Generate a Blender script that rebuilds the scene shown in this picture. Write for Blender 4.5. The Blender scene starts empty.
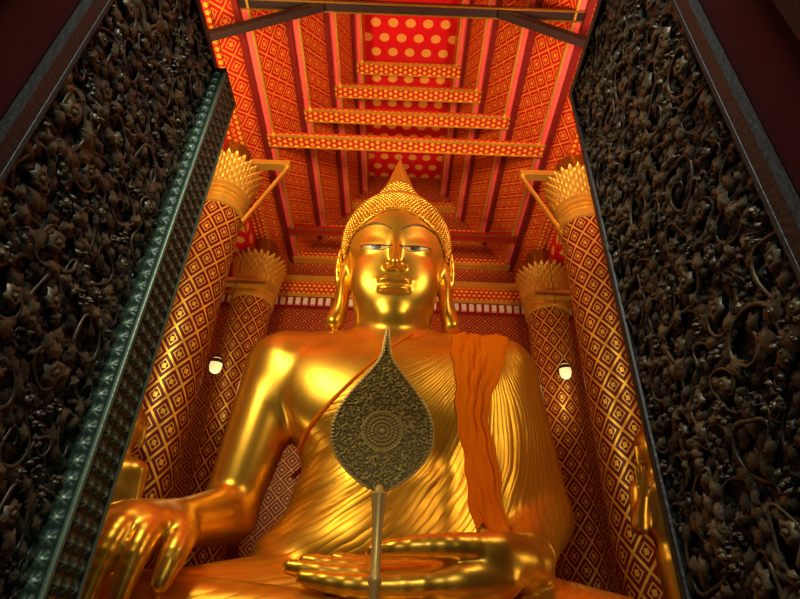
import bpy, bmesh, math, random
import numpy as np
from mathutils import Vector, Matrix
random.seed(3); rng = np.random.default_rng(5)
SC = bpy.context.scene; COL = SC.collection
PI = math.pi
EYE = 1.7          # everything is laid out relative to eye height, then lifted by EYE at the end
FLOOR = -EYE
try: SC.view_settings.view_transform = 'Standard'
except Exception: pass

# ------------------------------------------------------------------ materials
class N:
    def __init__(s, name):
        s.m = bpy.data.materials.new(name); s.m.use_nodes = True
        s.t = s.m.node_tree; s.b = s.t.nodes['Principled BSDF']
    def node(s, typ, **kw):
        n = s.t.nodes.new(typ)
        for k, v in kw.items(): setattr(n, k, v)
        return n
    def put(s, sock, v):
        if hasattr(v, 'is_output'): s.t.links.new(v, sock)
        elif isinstance(v, (tuple, list)): sock.default_value = (*v, 1) if len(v) == 3 else v
        else: sock.default_value = v
    def math(s, op, a, b=None):
        n = s.node('ShaderNodeMath', operation=op); s.put(n.inputs[0], a)
        if b is not None: s.put(n.inputs[1], b)
        return n.outputs[0]
    def mix(s, f, a, b):
        n = s.node('ShaderNodeMix', data_type='RGBA'); s.put(n.inputs[0], f)
        s.put(n.inputs[6], a); s.put(n.inputs[7], b); return n.outputs[2]
    def noise(s, scale, detail=3):
        tc = s.node('ShaderNodeTexCoord'); n = s.node('ShaderNodeTexNoise')
        s.put(n.inputs['Scale'], scale); s.put(n.inputs['Detail'], detail)
        s.t.links.new(tc.outputs['Object'], n.inputs['Vector']); return n.outputs[0]
    def bump(s, h, strength=.3, dist=.02):
        n = s.node('ShaderNodeBump'); s.put(n.inputs['Height'], h)
        n.inputs['Strength'].default_value = strength; n.inputs['Distance'].default_value = dist
        s.t.links.new(n.outputs[0], s.b.inputs['Normal'])
    def set(s, col=None, rough=None, metal=None, spec=None):
        if col is not None: s.put(s.b.inputs['Base Color'], col)
        if rough is not None: s.put(s.b.inputs['Roughness'], rough)
        if metal is not None: s.put(s.b.inputs['Metallic'], metal)
        if spec is not None: s.put(s.b.inputs['Specular IOR Level'], spec)
        return s

def plain(name, a, b=None, rough=.5, metal=0., scale=3., bump=0., emit=0., spec=None):
    n = N(name)
    if b is None: b = tuple(c*.7 for c in a)
    f = n.noise(scale); n.set(n.mix(f, a, b), rough, metal, spec)
    if bump: n.bump(n.noise(scale*6, 4), bump)
    if emit:
        n.put(n.b.inputs['Emission Color'], a); n.b.inputs['Emission Strength'].default_value = emit
    return n.m

def uvxy(n):
    tc = n.node('ShaderNodeTexCoord'); sp = n.node('ShaderNodeSeparateXYZ')
    n.t.links.new(tc.outputs['UV'], sp.inputs[0]); return sp.outputs[0], sp.outputs[1]

def lattice(name, bg, gold, su, sv, lw=.07, ring=.28, rw=.035, core=.1, metal=.5, rough=.4):
    """diamond lattice with a nested diamond and a stud in each field"""
    n = N(name); u, v = uvxy(n)
    u = n.math('DIVIDE', u, su); v = n.math('DIVIDE', v, sv)
    lp = n.math('ABSOLUTE', n.math('SUBTRACT', n.math('FRACT', n.math('ADD', u, v)), .5))
    lq = n.math('ABSOLUTE', n.math('SUBTRACT', n.math('FRACT', n.math('SUBTRACT', u, v)), .5))
    m = n.math('MAXIMUM', lp, lq)
    a = n.math('GREATER_THAN', m, .5-lw)
    b = n.math('LESS_THAN', n.math('ABSOLUTE', n.math('SUBTRACT', m, ring)), rw)
    c = n.math('LESS_THAN', n.math('ADD', lp, lq), core)
    k = n.math('MAXIMUM', a, n.math('MAXIMUM', b, c))
    f = n.noise(1.2); bg2 = n.mix(f, bg, tuple(x*.55 for x in bg)); g2 = n.mix(n.noise(9.), gold, tuple(x*.6 for x in gold))
    n.set(n.mix(k, bg2, g2), rough, n.math('MULTIPLY', k, metal), .25); n.bump(k, .35, .03)
    return n.m

def dots(name, bg, gold, s, r=.3, metal=.4):
    """staggered rows of gilded rosettes"""
    n = N(name); u, v = uvxy(n)
    v = n.math('DIVIDE', v, s*.9); row = n.math('FLOOR', v)
    u = n.math('ADD', n.math('DIVIDE', u, s), n.math('MULTIPLY', row, .5))
    x = n.math('SUBTRACT', n.math('FRACT', u), .5); y = n.math('SUBTRACT', n.math('FRACT', v), .5)
    d = n.math('SQRT', n.math('ADD', n.math('MULTIPLY', x, x), n.math('MULTIPLY', y, y)))
    k = n.math('LESS_THAN', d, r)
    n.set(n.mix(k, n.mix(n.noise(1.), bg, tuple(c*.6 for c in bg)), gold), .42, n.math('MULTIPLY', k, metal), .25); n.bump(k, .3, .03)
    return n.m

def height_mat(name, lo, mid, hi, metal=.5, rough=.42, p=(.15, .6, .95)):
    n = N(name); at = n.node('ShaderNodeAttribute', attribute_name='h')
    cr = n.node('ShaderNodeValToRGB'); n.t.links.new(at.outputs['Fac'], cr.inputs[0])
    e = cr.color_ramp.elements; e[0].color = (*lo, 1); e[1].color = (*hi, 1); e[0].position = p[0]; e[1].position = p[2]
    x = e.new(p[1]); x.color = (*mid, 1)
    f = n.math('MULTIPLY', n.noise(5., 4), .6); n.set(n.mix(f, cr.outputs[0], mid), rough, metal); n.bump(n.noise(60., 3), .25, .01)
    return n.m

def gold_mat(name, a, b, r0, r1, metal=.92, bump=.05):
    n = N(name); f = n.noise(.8, 4)
    rr = n.math('ADD', r0, n.math('MULTIPLY', n.noise(2.2, 4), r1-r0))
    n.set(n.mix(f, a, b), rr, metal); n.bump(n.noise(14., 3), bump, .02); return n.m
def robe_mat(name, a, b, r0, r1, metal):
    """gilded cloth: fine pleat ridges follow the fold coordinate stored on the mesh"""
    n = N(name); f = n.noise(.8, 4); at = n.node('ShaderNodeAttribute', attribute_name='h')
    s = n.math('ADD', at.outputs['Fac'], n.math('MULTIPLY', n.noise(.9, 2), 2.2))
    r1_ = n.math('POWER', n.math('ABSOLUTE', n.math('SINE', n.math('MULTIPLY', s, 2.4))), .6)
    r2_ = n.math('ABSOLUTE', n.math('SINE', n.math('MULTIPLY', s, .83)))
    env = n.noise(1.6, 2)
    h = n.math('ADD', n.math('MULTIPLY', r1_, n.math('MULTIPLY', env, 1.1)), n.math('MULTIPLY', r2_, .35))
    n.set(n.mix(n.math('MULTIPLY', n.math('SUBTRACT', 1., r1_), .35), n.mix(f, a, b), tuple(x*.6 for x in b)), n.math('ADD', r0, n.math('MULTIPLY', n.noise(2.2, 4), r1-r0)), metal)  # pleat valleys darkened in the colour, standing in for crease shade
    n.bump(h, .38, .026); return n.m
M = {}
M['gold'] = gold_mat('statue_gold', (.97, .57, .068), (.84, .44, .036), .26, .42, .88)
M['hairgold'] = gold_mat('hair_gold', (.92, .54, .07), (.72, .38, .032), .26, .42, .85)
M['robe'] = robe_mat('robe_gold', (.93, .48, .04), (.80, .36, .02), .32, .48, .8)
M['dimgold'] = gold_mat('dim_gold', (.66, .35, .04), (.45, .21, .02), .3, .45, .85)  # gold darkened so the attendants look dimly lit; shade is in the colour
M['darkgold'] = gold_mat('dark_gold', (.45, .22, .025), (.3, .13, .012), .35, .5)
M['trimgold'] = gold_mat('trim_gold', (.90, .51, .062), (.55, .28, .03), .3, .5, .65)
M['orange'] = plain('orange_cloth', (.95, .23, .003), (.80, .15, .002), .9, 0, 2.5, .1, spec=.05)
M['eye'] = plain('eye_shell', (.62, .43, .16), (.52, .34, .11), .35)
M['black'] = plain('black_lacquer', (.02, .010, .006), None, .3)
M['lid'] = plain('lid_line_paint', (.12, .05, .010), (.08, .03, .006), .4)
M['column'] = lattice('column_pattern', (.19, .006, .005), (1., .54, .06), 2*PI*.75/9, .72, .062, .24, .03, .17, .55)
M['slope'] = lattice('roof_slope_pattern', (.58, .008, .008), (1., .36, .028), .66, .66, .05, .25, .036, .18, .35)
M['walls'] = lattice('wall_pattern', (.28, .006, .008), (.8, .29, .028), .62, .62, .04, .27, .03, .13, .4)
M['ceil'] = dots('ceiling_rosettes', (.78, .009, .012), (1., .46, .08), .64, .29)
M['beam'] = dots('beam_pattern', (.60, .03, .008), (1., .48, .04), .2, .34, .35)
M['purlin'] = plain('purlin_paint', (.18, .010, .007), (.11, .007, .005), .45, spec=.2)
M['darkbeam'] = plain('dark_timber', (.022, .008, .006), (.014, .006, .004), .5, 0, 4, .2, spec=.2)
M['lit_pink'] = plain('lit_soffit_red', (.95, .12, .09), (.8, .08, .06), .5, spec=.15)  # pinkish lit faces of the soffits: the light is put into the colour
M['white'] = plain('white_paint', (.8, .62, .45), (.7, .5, .35), .5)
M['red'] = plain('red_paint', (.4, .012, .012), (.28, .008, .01), .5, spec=.2)
M['wallred'] = plain('jamb_red', (.06, .006, .006), (.035, .004, .004), .7, 0, 2, .1, spec=.1)
M['floor'] = plain('floor_stone', (.16, .05, .03), (.1, .03, .02), .3, 0, 1.5, .05)
M['wood'] = plain('door_timber', (.014, .014, .012), (.007, .007, .007), .5, 0, 6, .3)
M['carved'] = height_mat('carved_timber', (.004, .004, .003), (.034, .031, .021), (.22, .16, .08), .4, .43, (.08, .5, .98))  # worn gilding plus glints on raised carving; recess shade put into the colour
M['astragal'] = height_mat('astragal_timber', (.010, .020, .013), (.05, .095, .062), (.24, .36, .24), .4, .4)  # greenish outdoor sheen on the bar is put into this timber colour
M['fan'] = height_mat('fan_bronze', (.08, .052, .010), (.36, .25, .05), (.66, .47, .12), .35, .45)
M['stem'] = gold_mat('fan_stem_brass', (.95, .66, .20), (.7, .46, .12), .35, .5, .45)
M['lamp'] = plain('lamp_glass', (1., .70, .30), (1., .66, .26), .3, emit=1.0)
M['cord'] = plain('lamp_metal', (.05, .04, .03), None, .4, .6)

# ------------------------------------------------------------------ mesh helpers
def tag(o, label=None, cat=None, group=None, kind=None):
    if label: o['label'] = label
    if cat: o['category'] = cat
    if group: o['group'] = group
    if kind: o['kind'] = kind
    return o
def thing(name, loc, label=None, cat=None, group=None, kind=None):
    o = bpy.data.objects.new(name, None); COL.objects.link(o); o.location = loc; o.empty_display_size = .2
    return tag(o, label, cat, group, kind)

class MB:
    def __init__(s): s.v = []; s.f = []; s.uv = []
    def face(s, idx, uv=None):
        s.f.append(list(idx)); s.uv.append(uv if uv else [(0, 0)]*len(idx))
    def quad(s, ps, uv=None):
        i = len(s.v); s.v += [tuple(p) for p in ps]; s.face(range(i, i+len(ps)), uv)
    def hexa(s, c):            # 8 corners: bottom ring 0-3, top ring 4-7
        c = [Vector(p) for p in c]
        for q in ((0, 3, 2, 1), (4, 5, 6, 7), (0, 1, 5, 4), (1, 2, 6, 5), (2, 3, 7, 6), (3, 0, 4, 7)):
            p = [c[k] for k in q]; w = (p[1]-p[0]).length; h = (p[3]-p[0]).length
            s.quad(p, [(0, 0), (w, 0), (w, h), (0, h)])
    def box(s, x0, x1, y0, y1, z0, z1):
        s.hexa([(x0, y0, z0), (x1, y0, z0), (x1, y1, z0), (x0, y1, z0), (x0, y0, z1), (x1, y0, z1), (x1, y1, z1), (x0, y1, z1)])
    def bar(s, p, q, w, h, up=(0, 0, 1)):
        p = Vector(p); q = Vector(q); d = (q-p).normalized(); r = d.cross(Vector(up)).normalized(); u = r.cross(d)
        c = [];
        for e in (p, q): c.append([e-r*w/2-u*h/2, e+r*w/2-u*h/2, e+r*w/2+u*h/2, e-r*w/2+u*h/2])
        s.hexa(c[0]+c[1])
    def tube(s, pts, rad, n=10, cap=True):
        pts = [Vector(p) for p in pts]; base = len(s.v)
        if not hasattr(rad, '__len__'): rad = [rad]*len(pts)
        ref = Vector((0, 0, 1))
        if abs((pts[-1]-pts[0]).normalized().z) > .9: ref = Vector((0, 1, 0))
        for i, p in enumerate(pts):
            d = (pts[min(i+1, len(pts)-1)]-pts[max(i-1, 0)]).normalized()
            r = d.cross(ref).normalized(); u = r.cross(d)
            for k in range(n):
                a = 2*PI*k/n; s.v.append(tuple(p+(r*math.cos(a)+u*math.sin(a))*rad[i]))
        for i in range(len(pts)-1):
            for k in range(n):
                a = base+i*n+k; b = base+i*n+(k+1) % n; s.face((a, b, b+n, a+n))
        if cap:
            s.face([base+k for k in range(n)][::-1]); s.face([base+(len(pts)-1)*n+k for k in range(n)])
    def lathe(s, prof, c=(0, 0, 0), n=40, ru=1.):
        base = len(s.v)
        for r, z in prof:
            for k in range(n+1):
                a = 2*PI*k/n; s.v.append((c[0]+r*math.cos(a), c[1]+r*math.sin(a), c[2]+z))
        for i in range(len(prof)-1):
            for k in range(n):
                a = base+i*(n+1)+k; b = a+1
                u0 = 2*PI*k/n*ru; u1 = 2*PI*(k+1)/n*ru; z0 = prof[i][1]; z1 = prof[i+1][1]
                s.face((a, b, b+n+1, a+n+1), [(u0, z0), (u1, z0), (u1, z1), (u0, z1)])
    def grid(s, P, uv=None, close=False):
        n, m = P.shape[:2]; base = len(s.v); s.v += [tuple(p) for p in P.reshape(-1, 3)]
        for i in range(n-1):
            for j in range(m-1 if not close else m):
                j2 = (j+1) % m
                a, b, c, d = base+i*m+j, base+i*m+j2, base+(i+1)*m+j2, base+(i+1)*m+j
                s.face((a, b, c, d))
    def petal(s, c, th, r0, z0, r1, z1, w, curl=.35, bulge=.08, n=6):
        P = np.zeros((n+1, 5, 3))
        er = np.array([math.cos(th), math.sin(th), 0]); et = np.array([-math.sin(th), math.cos(th), 0])
        for i in range(n+1):
            t = i/n; ww = w*(math.sin(PI*(.22+.78*t)))**.8 if t < 1 else 0.002
            r = r0+(r1-r0)*(t*(1-curl)+curl*t**3); z = z0+(z1-z0)*t
            for j in range(5):
                q = (j-2)/2; P[i, j] = np.array(c)+er*(r+bulge*(1-q*q)*math.sin(PI*min(1, t+.1)))+et*ww*q+np.array([0, 0, z])
        s.grid(P)
    def build(s, name, mat, parent=None, smooth=None, weld=False, kind=None):
        me = bpy.data.meshes.new(name); me.from_pydata(s.v, [], s.f)
        ul = me.uv_layers.new(name='UVMap'); flat = [c for f in s.uv for p in f for c in p]; ul.data.foreach_set('uv', flat)
        return finish(name, me, mat, parent, smooth, weld, kind)

def finish(name, me, mat, parent=None, smooth=None, weld=False, kind=None):
    bm = bmesh.new(); bm.from_mesh(me)
    if weld: bmesh.ops.remove_doubles(bm, verts=bm.verts, dist=1e-4)
    bmesh.ops.recalc_face_normals(bm, faces=bm.faces)
    if parent is not None:
        bmesh.ops.translate(bm, verts=bm.verts, vec=-wloc(parent))
    bm.to_mesh(me); bm.free()
    me.materials.append(M[mat] if isinstance(mat, str) else mat)
    if smooth:
        me.shade_smooth()
        if smooth is not True: me.set_sharp_from_angle(angle=math.radians(smooth))
    o = bpy.data.objects.new(name, me); COL.objects.link(o)
    if parent is not None: o.parent = parent
    if kind: o['kind'] = kind
    return o
def wloc(o):
    v = Vector(o.location)
    while o.parent is not None: o = o.parent; v += o.location
    return v
def np_mesh(name, V, F, mat, parent, smooth=True, attr=None, recalc=True):
    me = bpy.data.meshes.new(name); nv, nf = len(V), len(F); k = F.shape[1]
    me.vertices.add(nv); me.vertices.foreach_set('co', np.asarray(V, np.float32).ravel())
    me.loops.add(nf*k); me.loops.foreach_set('vertex_index', np.asarray(F, np.int32).ravel())
    me.polygons.add(nf); me.polygons.foreach_set('loop_start', np.arange(0, nf*k, k, dtype=np.int32))
    me.update(calc_edges=True); me.validate()
    if parent is not None:
        off = np.array(wloc(parent), np.float32); me.vertices.foreach_set('co', (np.asarray(V, np.float32)-off).ravel())
    if attr is not None:
        a = me.attributes.new('h', 'FLOAT', 'POINT'); a.data.foreach_set('value', np.asarray(attr, np.float32).ravel())
    me.materials.append(M[mat])
    if smooth: me.shade_smooth()
    o = bpy.data.objects.new(name, me); COL.objects.link(o)
    if parent is not None: o.parent = parent
    return o
def grid_faces(n, m, flip=False):
    i, j = np.meshgrid(np.arange(n-1), np.arange(m-1), indexing='ij'); a = (i*m+j).ravel()
    F = np.stack([a, a+1, a+m+1, a+m], 1); return F[:, ::-1] if flip else F
def dup(root, loc, label=None):
    r = root.copy(); COL.objects.link(r); r.location = loc
    if label: r['label'] = label
    for ch in list(root.children):
        c = ch.copy(); COL.objects.link(c); c.parent = r
        for g in list(ch.children):
            d = g.copy(); COL.objects.link(d); d.parent = c
    return r

# ------------------------------------------------------------------ signed distance sculpting
class SDF:
    def __init__(s): s.p = []
    def cap(s, a, b, r1, r2, k=.1, g='x'): s.p.append(('c', np.array(a, float), np.array(b, float), r1, r2, k, g))
    def ell(s, c, r, k=.1, g='x', rot=None, sub=False):
        s.p.append(('s' if sub else 'e', np.array(c, float), np.array(r, float), rot, None, k, g))
    def ev(s, q, P):
        if q[0] == 'c':
            a, b = q[1], q[2]; ba = b-a; t = np.clip(((P-a)@ba)/(ba@ba+1e-9), 0, 1)
            return np.linalg.norm(P-a-t[..., None]*ba, axis=-1)-(q[3]+t*(q[4]-q[3]))
        L = P-q[1]
        if q[3] is not None: L = L@q[3].T
        k0 = np.linalg.norm(L/q[2], axis=-1); k1 = np.linalg.norm(L/q[2]**2, axis=-1)+1e-9
        return k0*(k0-1)/k1
    def comb(s, q, d, e):
        k = q[5]
        if q[0] == 's': e = -e; h = np.maximum(k-np.abs(d-e), 0)/k; return np.maximum(d, e)+h*h*k/4
        h = np.maximum(k-np.abs(d-e), 0)/k; return np.minimum(d, e)-h*h*k/4
    def at(s, P, only=None):
        d = np.full(P.shape[:-1], 50.)
        for q in s.p:
            if only is None or q[6] in only: d = s.comb(q, d, s.ev(q, P))
        return d
    def mesh(s, lo, hi, h):
        lo = np.array(lo, float); n = np.ceil((np.array(hi)-lo)/h).astype(int)+1
        F = np.full(n, 1., np.float32)
        ax = [lo[i]+h*np.arange(n[i]) for i in range(3)]
        for q in s.p:
            if q[0] == 'c':
                r = max(q[3], q[4]); a = np.minimum(q[1], q[2])-r; b = np.maximum(q[1], q[2])+r
            else:
                r = q[2] if q[3] is None else np.full(3, q[2].max()); a = q[1]-r; b = q[1]+r
            mg = q[5]+.25
            i0 = np.clip(np.floor((a-mg-lo)/h).astype(int), 0, n); i1 = np.clip(np.ceil((b+mg-lo)/h).astype(int)+1, 0, n)
            if (i1 <= i0).any(): continue
            G = np.stack(np.meshgrid(*[ax[i][i0[i]:i1[i]] for i in range(3)], indexing='ij'), -1)
            sl = tuple(slice(i0[i], i1[i]) for i in range(3)); F[sl] = s.comb(q, F[sl], s.ev(q, G))
        return nets(F, lo, h)
    def cast(s, P, D, far=6., off=0., only=None):
        P = np.asarray(P, float); D = np.broadcast_to(np.asarray(D, float), P.shape); t = np.zeros(P.shape[:-1])
        for _ in range(70):
            d = s.at(P+D*t[..., None], only)-off; t = np.minimum(t+d*.8, far)
        return P+D*t[..., None]
def nets(F, org, h):
    S = F < 0
    cnt = sum(S[i:S.shape[0]-1+i, j:S.shape[1]-1+j, k:S.shape[2]-1+k].astype(np.uint8) for i in (0, 1) for j in (0, 1) for k in (0, 1))
    act = (cnt > 0) & (cnt < 8); I = np.argwhere(act); n = len(I)
    acc = np.zeros((n, 3)); num = np.zeros(n)
    cor = [(i, j, k) for i in (0, 1) for j in (0, 1) for k in (0, 1)]
    for a in cor:
        for b in cor:
            if a < b and sum(abs(x-y) for x, y in zip(a, b)) == 1:
                A = I+np.array(a); B = I+np.array(b)
                f0 = F[A[:, 0], A[:, 1], A[:, 2]].astype(float); f1 = F[B[:, 0], B[:, 1], B[:, 2]].astype(float)
                m = (f0 < 0) != (f1 < 0); t = np.where(m, f0/np.where(m, f0-f1, 1), 0)
                p = np.array(a)+t[:, None]*(np.array(b)-np.array(a)); acc[m] += p[m]; num[m] += 1
    V = org+h*(I+acc/num[:, None]); idx = -np.ones(act.shape, np.int64); idx[act] = np.arange(n)
    Q = []
    for axx in range(3):
        b1, b2 = (axx+1) % 3, (axx+2) % 3
        sa = [slice(1, -1)]*3; sb = [slice(1, -1)]*3; sa[axx] = slice(0, -1); sb[axx] = slice(1, None)
        A = S[tuple(sa)]; B = S[tuple(sb)]; J = np.argwhere(A != B); ins = A[tuple(J.T)]
        J = J+1; J[:, axx] -= 1
        q = []
        for d1, d2 in ((-1, -1), (0, -1), (0, 0), (-1, 0)):
            K = J.copy(); K[:, b1] += d1; K[:, b2] += d2; q.append(idx[tuple(K.T)])
        q = np.stack(q, 1); q[~ins] = q[~ins][:, ::-1]; Q.append(q)
    Q = np.concatenate(Q); Q = Q[(Q >= 0).all(1)]
    return V, Q
def vnormals(V, F):
    n = np.cross(V[F[:, 2]]-V[F[:, 0]], V[F[:, 3]]-V[F[:, 1]]); N_ = np.zeros_like(V)
    for k in range(4): np.add.at(N_, F[:, k], n)
    return N_/(np.linalg.norm(N_, axis=1)[:, None]+1e-9)
def vnoise(x, y, seed=0):
    T = np.random.default_rng(seed).random((64, 64)); xi = np.floor(x).astype(int); yi = np.floor(y).astype(int)
    fx = x-xi; fy = y-yi; fx = fx*fx*(3-2*fx); fy = fy*fy*(3-2*fy)
    g = lambda i, j: T[i % 64, j % 64]
    return (g(xi, yi)*(1-fx)+g(xi+1, yi)*fx)*(1-fy)+(g(xi, yi+1)*(1-fx)+g(xi+1, yi+1)*fx)*fy

# ------------------------------------------------------------------ architecture
CX, YO, YI, YB = 5.4, 12.4, 17.1, 18.8       # column line, front and rear column, back wall
SEC = [(5.4, 13.9), (4.6, 14.7), (3.57, 16.05), (2.67, 17.45), (2.0, 18.9), (1.68, 19.9)]
YF = 1.5
b = MB(); b.box(-9.2, 9.2, -4, 19.1, FLOOR-.2, FLOOR); tag(b.build('floor', 'floor'), 'dark red stone floor of the shrine hall', 'floor', kind='structure')
def uvwall(name, ps, w, h, mat):
    m = MB(); m.quad(ps, [(0, 0), (w, 0), (w, h), (0, h)]); return tag(m.build(name, mat), kind='structure')
m = MB()
m.quad([(-9, YB, FLOOR), (9, YB, FLOOR), (9, YB, 13.9), (-9, YB, 13.9)], [(0, 0), (18, 0), (18, 15.6), (0, 15.6)])
pts = [(-x, z) for x, z in SEC]+[(x, z) for x, z in SEC[::-1]]
m.quad([(x, YB, z) for x, z in pts], [(x+9, z+1.7) for x, z in pts])
tag(m.build('wall_back', 'walls'), 'dark red back wall with gold diamond lattice behind the statue', 'wall', kind='structure')
uvwall('wall_left', [(-9, YF, FLOOR), (-9, YB, FLOOR), (-9, YB, 13.2), (-9, YF, 13.2)], 17, 15, 'walls')
uvwall('wall_right', [(9, YF, FLOOR), (9, YB, FLOOR), (9, YB, 13.2), (9, YF, 13.2)], 17, 15, 'walls')
m = MB(); DL, DR, DH = -1.65, 1.5, 4.42
m.box(-9.2, DL, 1.0, YF, FLOOR, 20.2); m.box(DR, 9.2, 1.0, YF, FLOOR, 20.2); m.box(DL, DR, 1.0, YF, DH+.06, 20.2)
tag(m.build('wall_front', 'wallred'), 'red doorway wall through which the hall is seen', 'wall', kind='structure')
# roof: flat ceiling, stepped side panels, purlins
ceiling = thing('ceiling', (0, 10, 13.9), 'red and gold stepped timber ceiling above the statue', 'ceiling', kind='structure')
m = MB(); x, z = SEC[-1]
m.quad([(-x, YF, z), (x, YF, z), (x, YB, z), (-x, YB, z)], [(-x, YF), (x, YF), (x, YB), (-x, YB)]); m.build('rosette_panel', 'ceil', ceiling)
for sg in (-1, 1):
    for i in range(5):
        (x0, z0), (x1, z1) = SEC[i], SEC[i+1]; st_ = .26 if i else 0; xs = x0-st_; L = math.hypot(x1-xs, z1-z0)
        m = MB(); m.quad([(sg*xs, YF, z0), (sg*xs, YB, z0), (sg*x1, YB, z1), (sg*x1, YF, z1)], [(YF, 0), (YB, 0), (YB, L), (YF, L)])
        m.build('slope_panel', 'slope', ceiling)
        if i:
            m = MB(); m.quad([(sg*(x0+.02), YF, z0), (sg*(x0+.02), YB, z0), (sg*xs, YB, z0), (sg*xs, YF, z0)], [(YF, 0), (YB, 0), (YB, .28), (YF, .28)])
            p = m.build('soffit', 'lit_pink', ceiling)
            m = MB(); a, c = sorted((sg*(x0-.05), sg*(x0+.10))); m.box(a, c, YF, YB, z0-.24, z0); m.build('purlin', 'purlin', p)
            m = MB(); a, c = sorted((sg*(xs-.03), sg*(xs+.03))); m.box(a, c, YF, YB, z0-.05, z0+.08); m.build('gilt_strip', 'trimgold', p)
    m = MB(); m.quad([(sg*5.65, YF, 13.2), (sg*9, YF, 13.2), (sg*9, YB, 13.2), (sg*5.65, YB, 13.2)], [(0, 0), (3.4, 0), (3.4, 17), (0, 17)])
    m.quad([(sg*5.65, YF, 13.2), (sg*5.65, YB, 13.2), (sg*5.65, YB, 14.3), (sg*5.65, YF, 14.3)], [(0, 0), (17, 0), (17, 1), (0, 1)])
    m.build('aisle_panel', 'ceil', ceiling)
for k, sg in enumerate((-1, 1)):
    m = MB(); m.box(sg*CX-.25, sg*CX+.25, YF, YB, 13.95, 14.3)
    tag(m.build('trim_%d' % (k+1), 'beam'), 'long red and gold lintel running above the columns', 'lintel', kind='structure')
# cornice of the back wall
t = thing('trim_3', (0, YB, 12.4), 'gold and red cornice with white dentils on the back wall', 'cornice', kind='structure')
m = MB(); m.box(-9, 9, YB-.35, YB-.01, 13.35, 13.6); m.box(-9, 9, YB-.28, YB-.01, 12.6, 12.75); m.build('gold_moulding', 'trimgold', t)
m = MB(); m.box(-9, 9, YB-.2, YB-.01, 12.75, 13.35); m.build('red_band', 'beam', t)
m = MB(); m.box(-9, 9, YB-.22, YB-.01, 12.2, 12.55); d = m.build('dark_band', 'red', t)
m = MB()
for i in range(60):
    xx = -8.85+i*.3; m.box(xx-.09, xx+.09, YB-.32, YB-.22, 12.22, 12.52)
m.build('dentils', 'white', d)
t = thing('trim_4', (0, YB, 14.6), 'stepped gilded tiers across the rear gable', 'moulding', kind='structure')
for (xh, z0, dp) in ((4.65, 14.5, .3), (3.3, 16.1, .3), (2.4, 17.7, .3)):
    m = MB(); m.box(-xh, xh, YB-dp, YB-.01, z0, z0+.13); m.build('gold_moulding', 'trimgold', t)
    m = MB(); m.box(-xh, xh, YB-dp*.7, YB-.01, z0+.13, z0+.4); m.build('red_band', 'beam', t)

def tie_beam(x, y, z, label, h=.22, d=.40, mat='beam', edge='trimgold', name='tie_beam'):
    t = thing(name, (0, y, z), label, 'beam', 'tie beams spanning the roof')
    m = MB(); m.box(-x, x, y-d/2, y+d/2, z-h/2, z+h/2); m.build('timber', mat, t)
    for s in (-1, 1):
        m = MB(); m.box(-x, x, y+s*(d/2+.02)-.02, y+s*(d/2+.02)+.02, z-h/2-.03, z-h/2+.06); m.build('gilt_edge', edge, t)
    return t
nm = ['lowest and widest', 'second lowest', 'third lowest', 'topmost and narrowest']
for i in range(4):
    tie_beam(SEC[i+1][0]+.02, YO, SEC[i+1][1], nm[i]+' red and gold tie beam of the ladder of beams just above the statue')
tie_beam(SEC[1][0]+.02, YI-.2, SEC[1][1], 'dull red tie beam in the dim rear bay directly behind the statue hair', .2, .26, 'red', 'darkgold')
ft_ = tie_beam(SEC[1][0], 7.9, 14.74, 'dark timber tie beam with slanting braces crossing nearest overhead at the top edge', .18, .22, 'darkbeam', 'darkgold')
for sg in (-1, 1):
    m = MB(); m.bar((sg*2.35, 7.9, 14.66), (sg*5.2, 7.9, 12.95), .2, .2, (0, 1, 0)); m.bar((sg*5.12, 7.9, 12.95), (sg*5.6, 7.9, 12.95), .2, .2, (0, 1, 0))
    m.box(sg*5.4-.12, sg*5.4+.12, 7.8, 8.0, 12.8, 13.93)
    m.build('knee_brace', 'darkbeam', ft_)
# brackets on the front columns, cross beams at the rear ones
for sg, w in ((-1, 'left'), (1, 'right')):
    t = thing('column_bracket', (sg*4.65, YO, 12.6), 'gilded bracket arm and strut reaching inward from the %s front column' % w, 'bracket', 'bracket arms of the front columns')
    m = MB(); m.box(min(sg*3.65, sg*4.9), max(sg*3.65, sg*4.9), YO-.13, YO+.13, 13.34, 13.54); m.build('arm', 'trimgold', t)
    m = MB(); m.bar((sg*4.72, YO, 11.0), (sg*3.72, YO, 13.34), .09, .09, (0, 1, 0)); m.build('strut', 'trimgold', t)
    t = thing('aisle_beam', (sg*7, 16.0, 11.4), 'gilded beam crossing before the %s rear capital towards the side aisle' % w, 'beam', 'aisle beams at the rear columns')
    m = MB(); a, c = sorted((sg*4.7, sg*9)); m.box(a, c, 15.88, 16.18, 11.28, 11.5); m.build('timber', 'trimgold', t)
    m = MB(); m.box(a, c, 15.84, 15.88, 11.25, 11.35); m.build('lower_edge', 'darkgold', t)

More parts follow.
